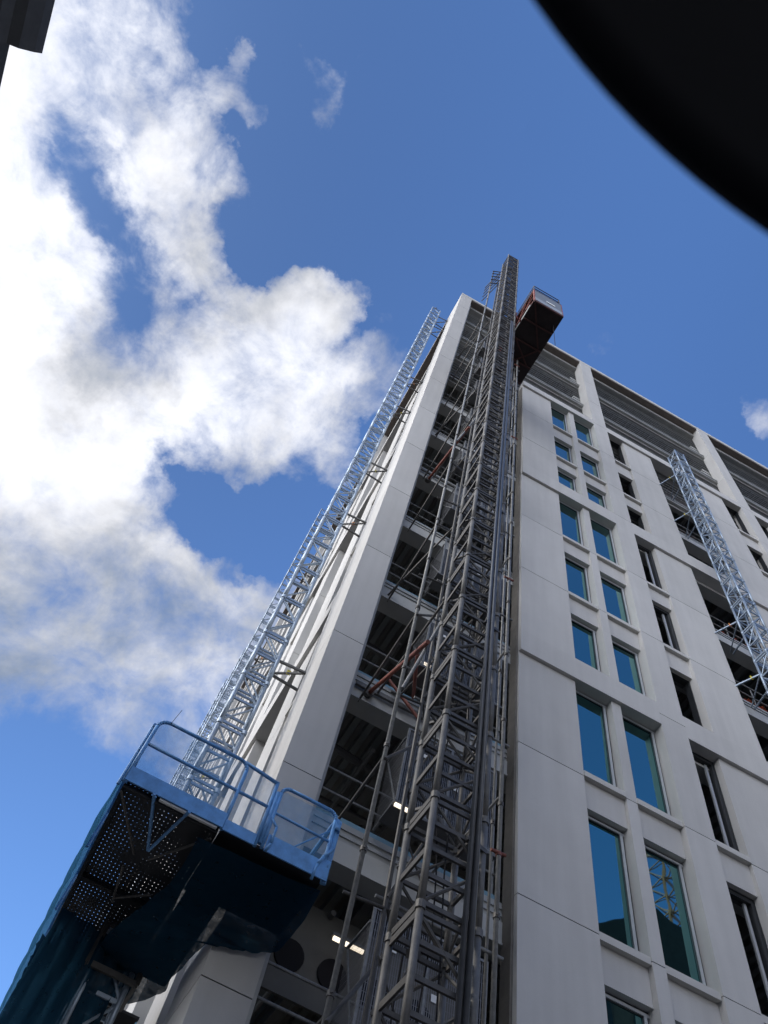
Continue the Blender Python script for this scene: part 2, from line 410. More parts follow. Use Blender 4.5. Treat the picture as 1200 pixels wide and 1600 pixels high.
# blue boards and guard rails along the open floors: things of their own
def guard(x0, x1, yy, z, label, blue=True, red=False, group='guard rails along the open floors'):
    g = thing('guard_rail', label, 'guard rail', ((x0+x1)/2, yy, z), group)
    n = max(2, int((x1-x0)/1.25)+1)
    for i in range(n):
        x = x0 + .06 + (x1-x0-.12)*i/(n-1)
        MB().tube((x, yy, z), (x, yy, z+1.15), .024, 8).build('post', M['galv_dull'], g)
    MB().tube((x0, yy-.03, z+1.1), (x1, yy-.03, z+1.1), .024).build('rail', M['galv_dull'], g)
    MB().tube((x0, yy-.03, z+.6), (x1, yy-.03, z+.6), .024).build('rail', M['galv_dull'], g)
    MB().box(x0, x1, yy-.08, yy-.05, z+.0, z+.15).build('toe_board', M['blue_strip'] if blue else M['ply'], g)
    if red: 
        nb = MB(); n = 24
        for i in range(n):
            xa = x0+(x1-x0)*i/n; xb = x0+(x1-x0)*(i+1)/n
            za = z+.55+.10*math.sin(i*1.3)+.05*math.sin(i*2.9); zb = z+.55+.10*math.sin((i+1)*1.3)+.05*math.sin((i+1)*2.9)
            k = len(nb.v); nb.v += [(xa,yy+.05,z+.05),(xb,yy+.05,z+.05),(xb,yy+.08,zb),(xa,yy+.08,za)]; nb.f.append((k,k+1,k+2,k+3))
        nb.build('barrier_mesh', M['net_red'], g)
    return g
ordw = ['lowest', 'second lowest', 'third lowest', 'fourth lowest', 'fifth lowest', 'sixth lowest', 'seventh', 'eighth', 'ninth', 'tenth', 'eleventh', 'top']
for k in range(1, 11):
    z = FL[k] + .80
    guard(2.35, 6.0, .62, z, 'tube guard rail with pale blue toe board in the hoist bay, %s from the bottom' % ('first second third fourth fifth sixth seventh eighth ninth tenth'.split()[k-1]))
for k in range(4, 10):
    z = FL[k] + .80
    guard(13.75, 16.4, .62, z, 'guard rail with red barrier mesh behind the right mast, %s from the bottom' % ('first second third fourth fifth sixth'.split()[k-4]), False, True)

# ------------------------------------------------------------------ lattice masts
def section(w, h, r, parent, m_leg, m_br, z, x0, y0, name='mast_section', channels=False):
    """one lattice section, corner legs plus bracing; four corners, x0,y0 = front left"""
    c = [(x0, y0), (x0+w, y0), (x0+w, y0+w), (x0, y0+w)]
    lg = MB(); br = MB()
    for (x, y_) in c: lg.tube((x, y_, z), (x, y_, z+h-.006), r, 10)
    hz = [.05, h/2, h-.06]
    for i in range(4):
        a = c[i]; b = c[(i+1) % 4]
        for q in (hz + [h*.27, h*.74] if channels and i == 0 else hz):
            if channels and i == 3:
                br.bar((*a, z+q), (*b, z+q), .03, .085)
            else: br.bar((*a, z+q), (*b, z+q), .036, .055)
        if not (channels and i == 3):
            s = 1 if i % 2 == 0 else -1
            p, q2 = (a, b) if s > 0 else (b, a)
            br.tube((*p, z+.06), (*q2, z+h/2-.02), r*.5, 6)
            br.tube((*q2, z+h/2+.02), (*p, z+h-.08), r*.5, 6)
    return lg, br
def mast(name, label, cat, x0, y0, w, z0, z1, r, ml, mb_, h=1.5, channels=False, group=None):
    t = thing(name, label, cat, (x0+w/2, y0+w/2, GROUND), group)
    n = int(round((z1-z0)/h)); first = None
    for i in range(n):
        z = z1 - (n-i)*h
        if first is None:
            lg, br = section(w, h, r, t, ml, mb_, z, x0, y0, channels=channels)
            first = lg.build('mast_section', ml, t, smooth=True); fb = br.build('bracing', mb_, first); z_first = z
            # collars where sections bolt together
            cb = MB()
            for (x, y_) in ((x0,y0),(x0+w,y0),(x0+w,y0+w),(x0,y0+w)): cb.tube((x,y_,z-.04),(x,y_,z+.05), r*1.35, 10)
            cb.each('bolt_collar', ml, first)
        else:
            c = copy_tree(first, t); c.location = (0, 0, z - z_first)
    return t
HX, HY, HW = 2.935, -3.25, .695
hm = mast('hoist_mast', 'dark worn steel lattice mast rising in front of the open corner bay', 'hoist mast', HX, HY, HW, GROUND, 52.2, .043, M['mast'], M['mast_dark'], 1.508, True)
for (x, r) in ((3.42, .032), (3.50, .038)):
    MB().tube((x, HY-.10, GROUND), (x, HY-.10, 33.8), r, 10).build('guide_rail', M['rail_dark'], hm, smooth=True)
rk = MB()
for z in [2+4.5*i for i in range(8)]: rk.bar((3.36, HY-.1, z), (3.66, HY-.02, z), .05, .06)
rk.each('rail_clip', M['mast_dark'], hm)
# back guide tube seen as a bright line through the mast, and sagging cable
MB().tube((3.33, HY+.9, GROUND), (3.33, HY+.9, 40), .018, 6).build('trailing_cable', M['galv'], hm)
rf = MB()
for (x, y_) in ((3.02, -2.0), (3.34, -1.5)): rf.tube((x, y_, GROUND), (x, y_, 41.0 if x > 3.5 else 49.5), .03, 6)
rf.each('rear_standard', M['mast_dark'], hm)
for k in range(26):
    z = .6 + 1.88*k; q = MB()
    q.bar((3.0, -2.0, z), (3.65, -1.9, z), .04, .06).bar((3.02, -2.0, z+.1), (3.34, -1.5, z+.1), .035, .05).bar((3.62, -1.9, z+.15), (3.34, -1.5, z+.15), .035, .05)
    q.tube((3.02, -2.03, z+.1), (3.62, -1.93, z+1.75), .018, 6).tube((3.62, -1.96, z+.3), (3.02, -2.06, z+1.2), .014, 6)
    q.bar((3.1, -2.75, z+.9), (3.5, -2.3, z+1.3), .07, .09)
    q.build('rear_lattice', M['mast_dark'], hm)
for n_ in range(3):
    pts = []
    for i in range(60):
        z = 1 + .55*i; pts.append((3.2+.16*n_+.05*math.sin(i*.7+n_*2), -2.45-.08*n_+.05*math.cos(i*.9+n_), z))
    MB().path(pts, .011, 5).build('loose_cable', M['black'], hm)
# ties from mast to the slabs every three storeys
for k in (3, 6, 9):
    z = FL[k] + .2
    tb = MB()
    tb.tube((HX, HY+HW, z), (2.9, .40, z+.1), .026).tube((HX+HW, HY+HW, z), (4.6, .40, z+.1), .026)
    tb.tube((HX+HW, HY+HW, z+.05), (3.3, .36, z+.15), .022).bar((2.4, .34, z+.1), (5.0, .34, z+.1), .06, .10)
    tb.bar((HX-.06, HY+HW+.05, z), (HX+HW+.06, HY+HW+.05, z), .06, .08)
    tb.build('wall_tie', M['mast'], hm)

# scaffold uprights beside the mast (the landing tower)
sf = thing('scaffold_tower', 'grey tube scaffold uprights and braces flanking the dark hoist mast', 'scaffolding', (3.6, -1.9, GROUND))
T1, T2, T3, T4 = (2.592, -2.0), (3.09, -2.1), (4.56, -2.0), (4.66, -1.6)
for (x, y_), r, zt in ((T1, .034, 46.5), (T2, .032, 30), (T3, .034, 40.5), (T4, .022, 40)):
    u = MB(); u.tube((x, y_, GROUND), (x, y_, zt), r, 10)
    st_ = u.build('standard', M['galv_dull'], sf, smooth=True)
    cp = MB(); z = 1.2
    while z < zt:
        cp.tube((x, y_, z-.035), (x, y_, z+.035), r+.014, 10); cp.tube((x-.02, y_-.06, z), (x+.05, y_+.05, z+.01), .018, 6)
        z += .62 if (x, y_) == T2 else (1.88 if (x, y_) != T4 else 3.76)
    cp.each('coupler', M['mast_dark'], st_)
lev = []
for k, b in enumerate(FL[1:11]):
    z = b + .05
    lev.append(z)
    l = MB(); l.tube((T1[0]-.12, -1.95, z+1.45), (T2[0]+.05, -2.02, z+1.45), .022).tube((T1[0], -1.95, z), (T1[0], .5, z-.05), .024)
    l.each('ledger', M['mast_dark'], sf)
    l = MB(); l.tube((T2[0]-.2, -1.94, z-2.15), (T3[0]+.15, -1.94, z-2.15), .024); l.each('ledger', M['galv_dull'], sf)
    l = MB(); l.tube((T3[0], -1.95, z+.4), (T3[0], .5, z+.4), .024); l.each('ledger', M['galv_dull'], sf)
    l = MB(); l.tube((T1[0], -2.06, z-.1), (T1[0]+.85, -1.3, z+1.5), .026); l.build('brace', M['mast_dark'], sf)
    if k in (1, 4, 7):
        MB().tube((T1[0]+.02, -2.08, z+1.5), (HX+.05, HY+HW+.2, z+3.4), .028).build('brace', M['galv_dull'], sf)
    elif k in (3, 6, 9):
        MB().tube((T2[0], -2.1, z+.5), (T1[0]-.05, .45, z+.1), .026).build('brace', M['mast_dark'], sf)
for z0, ya in ((12.42, .38), (23.3, .38)):
    o = MB().tube((2.72, ya, z0), (2.78, -2.4, 11.05+(z0-12.42)), .042, 10).build('brace', M['red'], sf); o['label'] = 'red painted tie tube bolted to a slab edge'
    MB().tube((2.72, ya+.02, z0), (2.72, ya-.12, z0-.05), .10, 10).build('base_clamp', M['mast_dark'], o)
    if z0 < 13: o2 = MB().tube((3.7, .38, z0+.55), (2.95, -1.5, z0-.6), .036, 8).tube((3.05, .38, z0+.75), (3.8, .1, z0-.3), .036).build('brace', M['red'], sf); o2['label'] = 'red painted tie tube bolted to a slab edge'
for z in (7.81, 15.3, 24.3, 33.0):
    o = MB().tube((T3[0]-.14, -2.02, z), (T3[0]+.1, -2.02, z+.02), .025).tube((T3[0], -2.0, z-.03), (T3[0], -2.0, z+.03), .048).build('clamp', M['red'], sf)
    o['label'] = 'red clamp on the right scaffold upright'
# bundle of tubes standing clear above the roof at the mast head
tp = MB()
for i in range(5):
    x = 2.62 + .09*i
    tp.tube((x, -1.9+.25*i, 46.5), (x, -1.9+.25*i, 52.0-.2*i), .024)
for z in (47.6, 48.8, 49.9, 50.9, 51.8):
    tp.tube((2.55, -1.95, z), (3.2, -2.2, z+.05), .03).tube((2.6, -2.0, z), (2.9, -1.0, z+.02), .03).tube((2.6, -1.0, z-1.0), (3.0, -2.1, z), .028)
tp.build('head_frame', M['mast_dark'], sf)

# landing gates: a mesh front and a mesh side on each floor
g0 = None
gl = 'first second third fourth fifth sixth seventh eighth ninth tenth'.split()
for k in range(0, 10):
    z = FL[k+1] + .86 - DZ + (DZ if k else DZ)
    lab = 'wire mesh hoist landing gate with grey frame, %s floor up behind the mast' % gl[k]
    if g0 is None:
        g0 = thing('landing_gate', lab, 'gate', (4.4, -.4, z), 'mesh landing gates behind the hoist mast')
        a = MB()
        for q in ((3.46, 3.50), (5.32, 5.36), (4.38, 4.42)): a.box(q[0], q[1], -.42, -.38, z, z+1.85)
        for q in (z+.0, z+1.81): a.box(3.50, 4.38, -.42, -.38, q, q+.04).box(4.42, 5.32, -.42, -.38, q, q+.04)
        a.box(3.44, 3.48, -.38, .4, z, z+.04).box(3.44, 3.48, -.38, .4, z+1.6, z+1.64)
        a.bar((3.46, -.38, z+.1), (3.46, .38, z+1.6), .02, .03)
        a.build('gate_frame', M['galv_dull'], g0)
        p = MB()
        for (x0, x1) in ((3.50, 4.38), (4.42, 5.32)):
            n = len(p.v); p.v += [(x0,-.4,z+.04),(x1,-.4,z+.04),(x1,-.4,z+1.81),(x0,-.4,z+1.81)]; p.f.append((n,n+1,n+2,n+3))
        n = len(p.v); p.v += [(3.46,-.38,z+.04),(3.46,.4,z+.04),(3.46,.4,z+1.6),(3.46,-.38,z+1.6)]; p.f.append((n,n+1,n+2,n+3))
        p.build('wire_panel', M['wire'], g0)
        s = MB(); s.box(3.72, 3.90, -.43, -.423, z+1.3, z+1.38).box(4.5, 4.58, -.43, -.423, z+.9, z+1.0)
        s.each('notice', M['white'], g0)
        d = MB(); d.box(3.4, 5.4, -.45, .05, z-.07, z-.02); d.build('landing_board', M['primer'], g0)
        zg = z
    else:
        c = copy_tree(g0, None, (4.4, -.4, z)); c['label'] = lab

# ------------------------------------------------------------------ hoist cage
ZC = 34.0
hc = thing('hoist_cage', 'dark red hoist cage with grey end panel high on the mast', 'hoist cage', (4.5, -2.8, ZC))
cx0, cx1, cy0, cy1, ch = 3.81, 5.26, -4.55, -1.12, 2.45
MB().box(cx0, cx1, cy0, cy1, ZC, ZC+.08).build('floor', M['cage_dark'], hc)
fr = MB()
for y_ in (cy0+.02, cy0+.85, cy0+1.75, cy0+2.6, cy1-.04): fr.box(cx0+.02, cx1-.02, y_-.03, y_+.03, ZC-.10, ZC-.003)
fr.bar((cx0+.1, cy0+.1, ZC-.05), (cx1-.2, cy0+1.7, ZC-.05), .06, .05)
fr.bar((cx0+.1, cy0+1.7, ZC-.05), (cx1-.2, cy0+2.6, ZC-.05), .06, .05)
fr.bar((cx1-.2, cy0+1.8, ZC-.06), (cx0+.1, cy1-.1, ZC-.06), .06, .05)
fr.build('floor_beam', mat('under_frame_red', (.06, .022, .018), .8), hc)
fr = MB()
for x in (cx0+.03, cx1-.03):
    for y_ in (cy0+.03, cy1-.03): fr.box(x-.03, x+.03, y_-.03, y_+.03, ZC+.08, ZC+ch)
    for z in (ZC+.12, ZC+1.1, ZC+ch-.06): fr.box(x-.025, x+.025, cy0+.06, cy1-.06, z-.03, z+.03)
    for q in range(5):
        ya = cy0+.06+(cy1-cy0-.12)*q/5; yb = cy0+.06+(cy1-cy0-.12)*(q+1)/5
        fr.bar((x, ya, ZC+.15), (x, yb, ZC+1.07), .03, .04, (1,0,0)); fr.bar((x, yb, ZC+1.13), (x, ya, ZC+ch-.1), .03, .04, (1,0,0))
for z in (ZC+.12, ZC+ch-.06):
    for y_ in (cy0+.03, cy1-.03): fr.box(cx0+.06, cx1-.06, y_-.025, y_+.025, z-.03, z+.03)
fr.build('cage_frame', M['cage_red'], hc)
MB().box(cx0+.055, cx1-.055, cy0-.004, cy0+.018, ZC+.17, ZC+ch-.1).build('end_panel', M['cage_panel'], hc)
MB().box(cx0+.055, cx1-.055, cy0-.016, cy0-.006, ZC+.17, ZC+.75).build('kick_plate', mat('kick_plate_grey', (.36, .37, .37), .5, .3, .15), hc)
MB().box(cx0+.62, cx0+1.05, cy0-.028, cy0-.018, ZC+1.0, ZC+1.2).build('sign', M['white'], hc)
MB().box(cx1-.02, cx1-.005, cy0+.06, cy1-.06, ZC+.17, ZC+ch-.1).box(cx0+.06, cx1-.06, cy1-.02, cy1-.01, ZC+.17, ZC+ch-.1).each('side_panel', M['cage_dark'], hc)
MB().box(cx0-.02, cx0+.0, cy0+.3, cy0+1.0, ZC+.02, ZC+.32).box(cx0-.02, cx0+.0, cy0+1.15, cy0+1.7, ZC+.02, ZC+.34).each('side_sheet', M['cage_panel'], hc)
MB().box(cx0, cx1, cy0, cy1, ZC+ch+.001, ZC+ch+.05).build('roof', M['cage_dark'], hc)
rr = MB()
for x in (cx0+.05, cx1-.05):
    for y_ in (cy0+.05, (cy0+cy1)/2, cy1-.05): rr.tube((x, y_, ZC+ch+.05), (x, y_, ZC+3.6), .02, 6)
for z in (ZC+3.05, ZC+3.6):
    rr.path([(cx0+.05, cy0+.05, z), (cx1-.05, cy0+.05, z), (cx1-.05, cy1-.05, z), (cx0+.05, cy1-.05, z), (cx0+.05, cy0+.05, z)], .02, 6)
rr.build('roof_rail', M['mast_dark'], hc)
cb_ = MB(); cb_.tube((cx1-.2, cy0+.5, ZC), (cx1-.15, cy0+.6, ZC-3.0), .012, 6).tube((cx0+.3, cy1-.3, ZC-.02), (cx0+.3, cy1-.3, ZC-.35), .05, 8)
cb_.each('trailing_cable', M['black'], hc)
mo = MB()
for z in (ZC+.3, ZC+1.9): mo.box(HX+HW+.06, cx0-.03, HY+.05, HY+HW, z, z+.35)
mo.box(HX+HW+.08, cx0-.03, HY+.1, HY+.5, ZC+ch, ZC+ch+.8)
mo.each('drive_carriage', M['cage_red'], hc)

# ------------------------------------------------------------------ bright masts on the faces
def ties(t, x_m, y_m, x_w, y_w, zs, axis, w):
    for i, z in enumerate(zs):
        tb = MB()
        if axis == 'x':     # wall in +x
            tb.bar((x_m, y_m, z), (x_w, y_m-.05, z), .045, .06).bar((x_m, y_m+w, z), (x_w, y_m+w+.05, z), .045, .06).bar((x_m, y_m+w, z+.03), (x_w-.05, y_m, z+.03), .04, .05)
            p = (x_m+.35, y_m+w*.5, z+.09)
        else:
            tb.bar((x_m, y_m, z), (x_m-.45, y_w, z), .04, .05).bar((x_m+w, y_m, z), (x_m+w+.2, y_w, z), .04, .05).bar((x_m, y_m, z+.03), (x_m+w+.1, y_w, z+.03), .03, .04)
            p = (x_m-.1, y_m+.25, z+.04)
        o = tb.build('wall_tie', M['mast'] if axis == 'x' else M['galv'], t)
        MB().box(p[0]-.045, p[0]+.045, p[1]-.01, p[1]+.01, p[2]-.09, p[2]+.05).build('load_tag', M['yellow'] if i % 3 != 2 else M['orange'], o)
m1 = mast('climber_mast', 'tall bright galvanised lattice mast nearest the corner on the left face', 'lattice mast', .30, 1.5, .53, GROUND, 50.0, .044, M['galv'], M['galv'], 1.5, False, 'galvanised masts on the left face')
ties(m1, .83, 1.55, 1.55, 0, [8.6, 13.4, 20.8, 24.9, 31.2, 35.5, 46.0, 48.6], 'x', .45)
MB().tube((.5, 1.6, 50), (.5, 1.6, 50.5), .02, 6).sphere((.5, 1.6, 50.52), .06).build('top_lug', M['mast_dark'], m1)
m2 = mast('climber_mast', 'second galvanised lattice mast, its top just showing beside the nearest one', 'lattice mast', .24, 16.0, .53, GROUND, 45.8, .036, M['galv'], M['galv'], 1.5, False, 'galvanised masts on the left face')
ties(m2, .77, 16.05, 1.55, 0, [14, 22, 30, 38, 44], 'x', .45)
m3 = mast('climber_mast', 'third galvanised lattice mast, shorter looking, farther along the left face', 'lattice mast', .22, 28.0, .53, GROUND, 43.6, .036, M['galv'], M['galv'], 1.5, False, 'galvanised masts on the left face')
m4 = mast('climber_mast', 'farthest galvanised lattice mast, leftmost and lowest in view', 'lattice mast', .10, 34.0, .53, GROUND, 46.4, .036, M['galv'], M['galv'], 1.5, False, 'galvanised masts on the left face')
m5 = mast('climber_mast', 'bright galvanised lattice mast standing alone before the right open bay', 'lattice mast', 13.95, -1.2, .5, GROUND, 37.3, .038, M['galv'], M['galv'], 1.5)
ties(m5, 13.95, -.7, 0, .42, [35.2, 31.3, 23.0, 20.2, 15.5, 9.5], 'y', .5)

# ------------------------------------------------------------------ mast climbing work platform (blue)
ZP = 6.6
wp = thing('work_platform', 'blue mast climbing work platform wrapped in netting, seen from beneath', 'work platform', (.8, 0, ZP))
PY = -1.5
YB = 24.0
pdk = MB(); pdk.v = [(-.46,PY+.02,ZP),(.84,PY+.02,ZP),(.84,2.2,ZP),(-.46,2.2,ZP),(.25,2.2,ZP),(.25,YB,ZP),(-.46,YB,ZP)]; pdk.f = [(0,1,2,4,3),(3,4,5,6)]
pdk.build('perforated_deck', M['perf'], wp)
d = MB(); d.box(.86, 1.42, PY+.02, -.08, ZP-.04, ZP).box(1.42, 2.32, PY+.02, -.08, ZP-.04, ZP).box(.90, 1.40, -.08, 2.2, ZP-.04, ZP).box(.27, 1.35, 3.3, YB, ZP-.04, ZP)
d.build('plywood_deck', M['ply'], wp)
u = MB()
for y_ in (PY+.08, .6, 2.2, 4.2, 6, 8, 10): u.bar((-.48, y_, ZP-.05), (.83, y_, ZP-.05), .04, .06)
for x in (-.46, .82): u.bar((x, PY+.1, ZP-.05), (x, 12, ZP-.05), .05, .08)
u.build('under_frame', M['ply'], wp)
u = MB()
u.tube((-.09, PY-.05, ZP-.06), (.18, -.6, ZP-.12), .022).tube((.40, PY-.05, ZP-.06), (.19, -.6, ZP-.12), .022)
u.each('under_strut', M['blue'], wp)
u = MB()
u.tube((-.47, PY+.1, ZP-.12), (.05, -.46, ZP-.16), .016).tube((.80, PY+.15, ZP-.12), (.24, -.48, ZP-.16), .016)
u.tube((.0, -.2, ZP-.2), (.1, .6, ZP-.2), .016).tube((.5, .1, ZP-.2), (.1, .5, ZP-.2), .016)
u.build('under_brace', M['mast_dark'], wp)
# front guard rail with rounded top corners, and the gate section
def rail_loop(x0, x1, zt, y_, rc=.14, left=True, right=True):
    P = [(x0, y_, ZP-.05)]
    if left:
        P.append((x0, y_, zt-rc))
        for i in range(1, 6): a = math.pi/2*i/5; P.append((x0+rc-rc*math.cos(a), y_, zt-rc+rc*math.sin(a)))
    else: P.append((x0, y_, zt))
    if right:
        for i in range(0, 6): a = math.pi/2*i/5; P.append((x1-rc+rc*math.sin(a), y_, zt-rc+rc*math.cos(a)))
    else: P.append((x1, y_, zt))
    P.append((x1, y_, ZP-.05)); return P
g = MB()
g.path(rail_loop(-.50, .86, 7.69, PY), .026, 10)
g.tube((-.50, PY, 7.22), (1.32, PY, 7.18), .022)
g.tube((.80, PY, 7.68), (1.34, PY, 7.60), .026).tube((1.33, PY, 7.62), (1.33, PY, ZP-.05), .026)
g.build('guard_rail_frame', M['blue'], wp, smooth=True)
g = MB()
g.path(rail_loop(1.42, 2.26, 7.58, PY-.03, .12), .026, 10)
g.tube((1.42, PY-.03, 7.12), (2.26, PY-.03, 7.10), .018)
g.tube((1.38, PY-.02, 7.45), (1.38, PY-.02, ZP), .03)
g.path([(1.42, PY-.05, 7.0), (1.50, PY-.12, 6.85), (1.50, PY-.12, 6.6), (1.47, PY-.08, 6.5)], .018)
g.build('gate', M['blue'], wp, smooth=True)
g = MB()
g.path([(2.31, PY, ZP-.1), (2.31, PY, 7.50), (2.31, PY+.12, 7.6), (2.31, -.15, 7.6), (2.31, -.15, ZP-.05)], .028, 10)
g.tube((2.31, PY, 7.1), (2.31, -.15, 7.1), .02).tube((2.36, PY+.06, ZP-.05), (2.36, PY+.06, 7.55), .024)
g.path([(2.33, PY-.06, 7.0), (2.22, PY-.10, 6.8), (2.16, PY-.10, 6.66), (2.15, PY-.05, 6.45)], .02)
for z in (6.75, 7.35): g.tube((2.31, PY-.02, z-.05), (2.31, PY-.02, z+.05), .05)
g.tube((1.62, PY+.25, 6.7), (2.28, PY+.1, 7.4), .012)
g.build('end_post', M['blue'], wp, smooth=True)
MB().box(-.50, .86, PY-.035, PY-.015, ZP-.04, ZP+.18).box(.87, 1.31, PY-.03, PY-.01, ZP-.06, ZP+.10).box(1.45, 2.34, PY-.065, PY-.045, ZP-.09, ZP+.16).build('toe_board', M['blue'], wp)
MB().box(.0, .80, PY+.0, PY+.04, ZP-.06, ZP-.035).build('deck_lip', M['white'], wp)
MB().tube((-.36, PY-.02, 7.66), (-.32, PY-.05, 7.95), .004, 5).build('wire_whip', M['black'], wp)
# outer rail along the street side
g = MB()
g.tube((-.54, PY+.05, 7.60), (-.60, YB, 7.60), .026).tube((-.54, PY+.05, 7.15), (-.60, YB, 7.15), .022)
for y_ in (PY+.1, 0, 1.6, 3.2, 4.8, 6.4, 8, 10, 12): g.tube((-.55, y_, ZP-.05), (-.55, y_, 7.6), .022)
g.build('street_rail', M['blue'], wp)
# netting
def sheet(fn, nu, nv):
    b = MB()
    for i in range(nu+1):
        for j in range(nv+1): b.v.append(fn(i/nu, j/nv))
    for i in range(nu):
        for j in range(nv):
            k = i*(nv+1)+j; b.f.append((k, k+nv+1, k+nv+2, k+1))
    return b
def wr(a, b): return .5*math.sin(a*7.1+1.3*b)+.3*math.sin(a*15.7-2.1*b+1)+.2*math.sin(a*31+b*5.3)
def f_front(s, t): 
    x = -.5 + 1.82*s
    zt = 7.68 - .06*max(0, (x-.8)/.5) - (max(0, .14-(x+.5))**2*3.2)
    return (x, PY+.03+.012*wr(s*4, t*3), ZP+.02 + (zt-ZP-.02)*t)
sheet(f_front, 40, 8).build('front_net', M['net'], wp, smooth=True)
sheet(lambda s, t: (1.43+.82*s, PY+.0+.01*wr(s*3, t*3), ZP+.05+(7.53-ZP-.05)*t), 20, 8).build('gate_net', M['net'], wp, smooth=True)
def f_out(s, t):
    yy = PY + .02 + (YB-PY)*s**1.6
    bulge = .16*math.sin(math.pi*min(1, t*1.0))*min(1, (yy-PY)*.8)
    return (-.53 - .55*bulge - .018*wr(yy*.9, t*2) - .07*min(1, (yy-PY)/5), yy, 7.66 - t*1.30 + .02*wr(yy*1.3, t))
sheet(f_out, 120, 10).build('street_net', M['net_thick'], wp, smooth=True)
# net gathered loosely beneath the deck, edge ragged towards the corner of the building
edge = [(2.36,-1.36,6.50),(2.40,-.9,6.44),(2.38,-.45,6.36),(2.34,-.10,6.33),(2.13,-.10,6.22),(2.0,-.10,6.17),(1.85,-.10,6.13),(1.70,-.10,6.09),(1.55,-.10,6.06),(1.43,-.08,6.06),(1.38,.35,6.10),(1.36,.75,6.12),(1.30,1.1,6.10),(1.36,1.5,6.16),(1.22,1.9,6.16),(.95,2.2,6.12),(.4,2.5,6.12),(.05,3.2,6.1)]
b = MB(); nn = len(edge)-1
def f_und(s, t):
    q = s*nn; i = min(int(q), nn-1); f = q-i
    e = [edge[i][c]*(1-f)+edge[i+1][c]*f for c in range(3)]
    inner = (-.5, -1.45 + 5.5*s, 6.42)
    w = t
    sag = -.10*math.sin(math.pi*t)*(.6+.4*wr(s*2, t*2))
    return (e[0]*(1-w)+inner[0]*w, e[1]*(1-w)+inner[1]*w, e[2]*(1-w)+inner[2]*w + sag + .02*wr(s*9, t*6))
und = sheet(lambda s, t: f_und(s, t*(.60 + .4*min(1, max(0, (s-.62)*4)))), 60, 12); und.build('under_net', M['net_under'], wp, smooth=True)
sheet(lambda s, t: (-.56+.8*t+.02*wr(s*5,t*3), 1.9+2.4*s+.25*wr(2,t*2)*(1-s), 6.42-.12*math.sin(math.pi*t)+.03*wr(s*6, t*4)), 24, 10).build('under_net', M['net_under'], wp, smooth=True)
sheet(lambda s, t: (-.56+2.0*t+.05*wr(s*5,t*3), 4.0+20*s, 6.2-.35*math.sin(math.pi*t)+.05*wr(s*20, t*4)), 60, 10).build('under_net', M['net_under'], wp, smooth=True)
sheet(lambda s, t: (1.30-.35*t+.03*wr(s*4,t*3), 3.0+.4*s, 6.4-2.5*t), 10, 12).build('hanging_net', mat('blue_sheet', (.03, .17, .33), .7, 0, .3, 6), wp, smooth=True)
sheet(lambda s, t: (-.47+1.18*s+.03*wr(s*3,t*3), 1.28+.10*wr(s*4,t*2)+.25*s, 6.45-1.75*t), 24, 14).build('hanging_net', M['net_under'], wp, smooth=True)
mc = MB(); mc.box(.15, 1.1, 1.35, 2.15, ZP-.6, ZP+.9)
u = MB()
for x in (.2, .93):
    for y_ in (1.40, 2.1): u.bar((x, y_, ZP-.6), (x, y_, ZP+1.0), .06, .06)
for z in (ZP-.6, ZP, ZP+1.0):
    u.bar((.2,1.4,z),(.93,1.4,z),.05,.08).bar((.2,2.1,z),(.93,2.1,z),.05,.08).bar((.2,1.4,z),(.2,2.1,z),.05,.08).bar((.93,1.4,z),(.93,2.1,z),.05,.08)
u.build('drive_carriage', M['mast_dark'], wp)
for q in range(3):
    u = MB(); x = .35+.2*q
    u.tube((x, 2.6+.3*q, ZP-.25), (x+.1, 3.0+.35*q, ZP-1.1), .02)
    u.build('hanging_tube', M['mast_dark'], wp)

# ------------------------------------------------------------------ lit strip lights inside
for (x0, z0, x1, ly, lab) in ((3.39, 7.60, 3.92, 1.0, 'lower lit warm strip light under the slab behind the scaffold'), (3.44, 9.22, 3.72, -.45, 'upper small lit strip light seen beside the mesh gate'), (4.0, 15.05, 4.2, 1.0, 'tiny lit strip light high behind the dark mast')):
    t = thing('strip_light', lab, 'light', ((x0+x1)/2, ly, z0), 'lit strip lights inside the open floors')
    MB().box(x0, x1, ly-.05, ly, z0, z0+.05).build('lit_tube', M['lamp'], t)
    MB().box(x0-.03, x1+.03, ly-.06, ly+.01, z0+.052, z0+.10).build('housing', M['primer'], t)
# cell beam below the lower light
cb = MB(); cb.box(2.4, 6.0, 1.44, 1.5, 6.75, 8.3)
cbm = cb.build('cell_beam', mat('dull_beam', (.10, .098, .09), .7, 0, .2, 2), bld)
h = MB()
for x in (2.9, 3.65, 4.4, 5.15):
    h.tube((x, 1.436, 7.35), (x, 1.40, 7.35), .25, 20)
h.each('beam_opening', M['black'], cbm)

# ------------------------------------------------------------------ neighbouring roofs and street
nb = thing('neighbour_building', 'dark stone building with heavy moulded cornice at the top left', 'building', (-14, -10, GROUND))
MB().box(-26, -11.83, -40, -1.5, GROUND, 20.0).build('wall', M['cornice'], nb)
prof = [(-11.83, 18.3), (-11.72, 18.35), (-11.68, 18.75), (-11.55, 18.9), (-11.5, 19.3), (-11.32, 19.5), (-11.22, 20.0), (-11.22, 20.35), (-11.83, 20.35)]
b = MB(); n = len(prof)
for y_ in (-40, -5.96): b.v += [(p[0], y_, p[1]) for p in prof]
for i in range(n): j = (i+1) % n; b.f.append((i, j, n+j, n+i))
b.f.append(tuple(range(n))); b.f.append(tuple(reversed(range(n, 2*n))))
b.build('cornice', M['cornice'], nb)
w = MB()
for i in range(7):
    for k in range(5): w.box(-11.86, -11.79, -36+4.6*i, -34.4+4.6*i, .2+3.7*k, 2.3+3.7*k)
w.each('window', M['frame_dark'], nb)
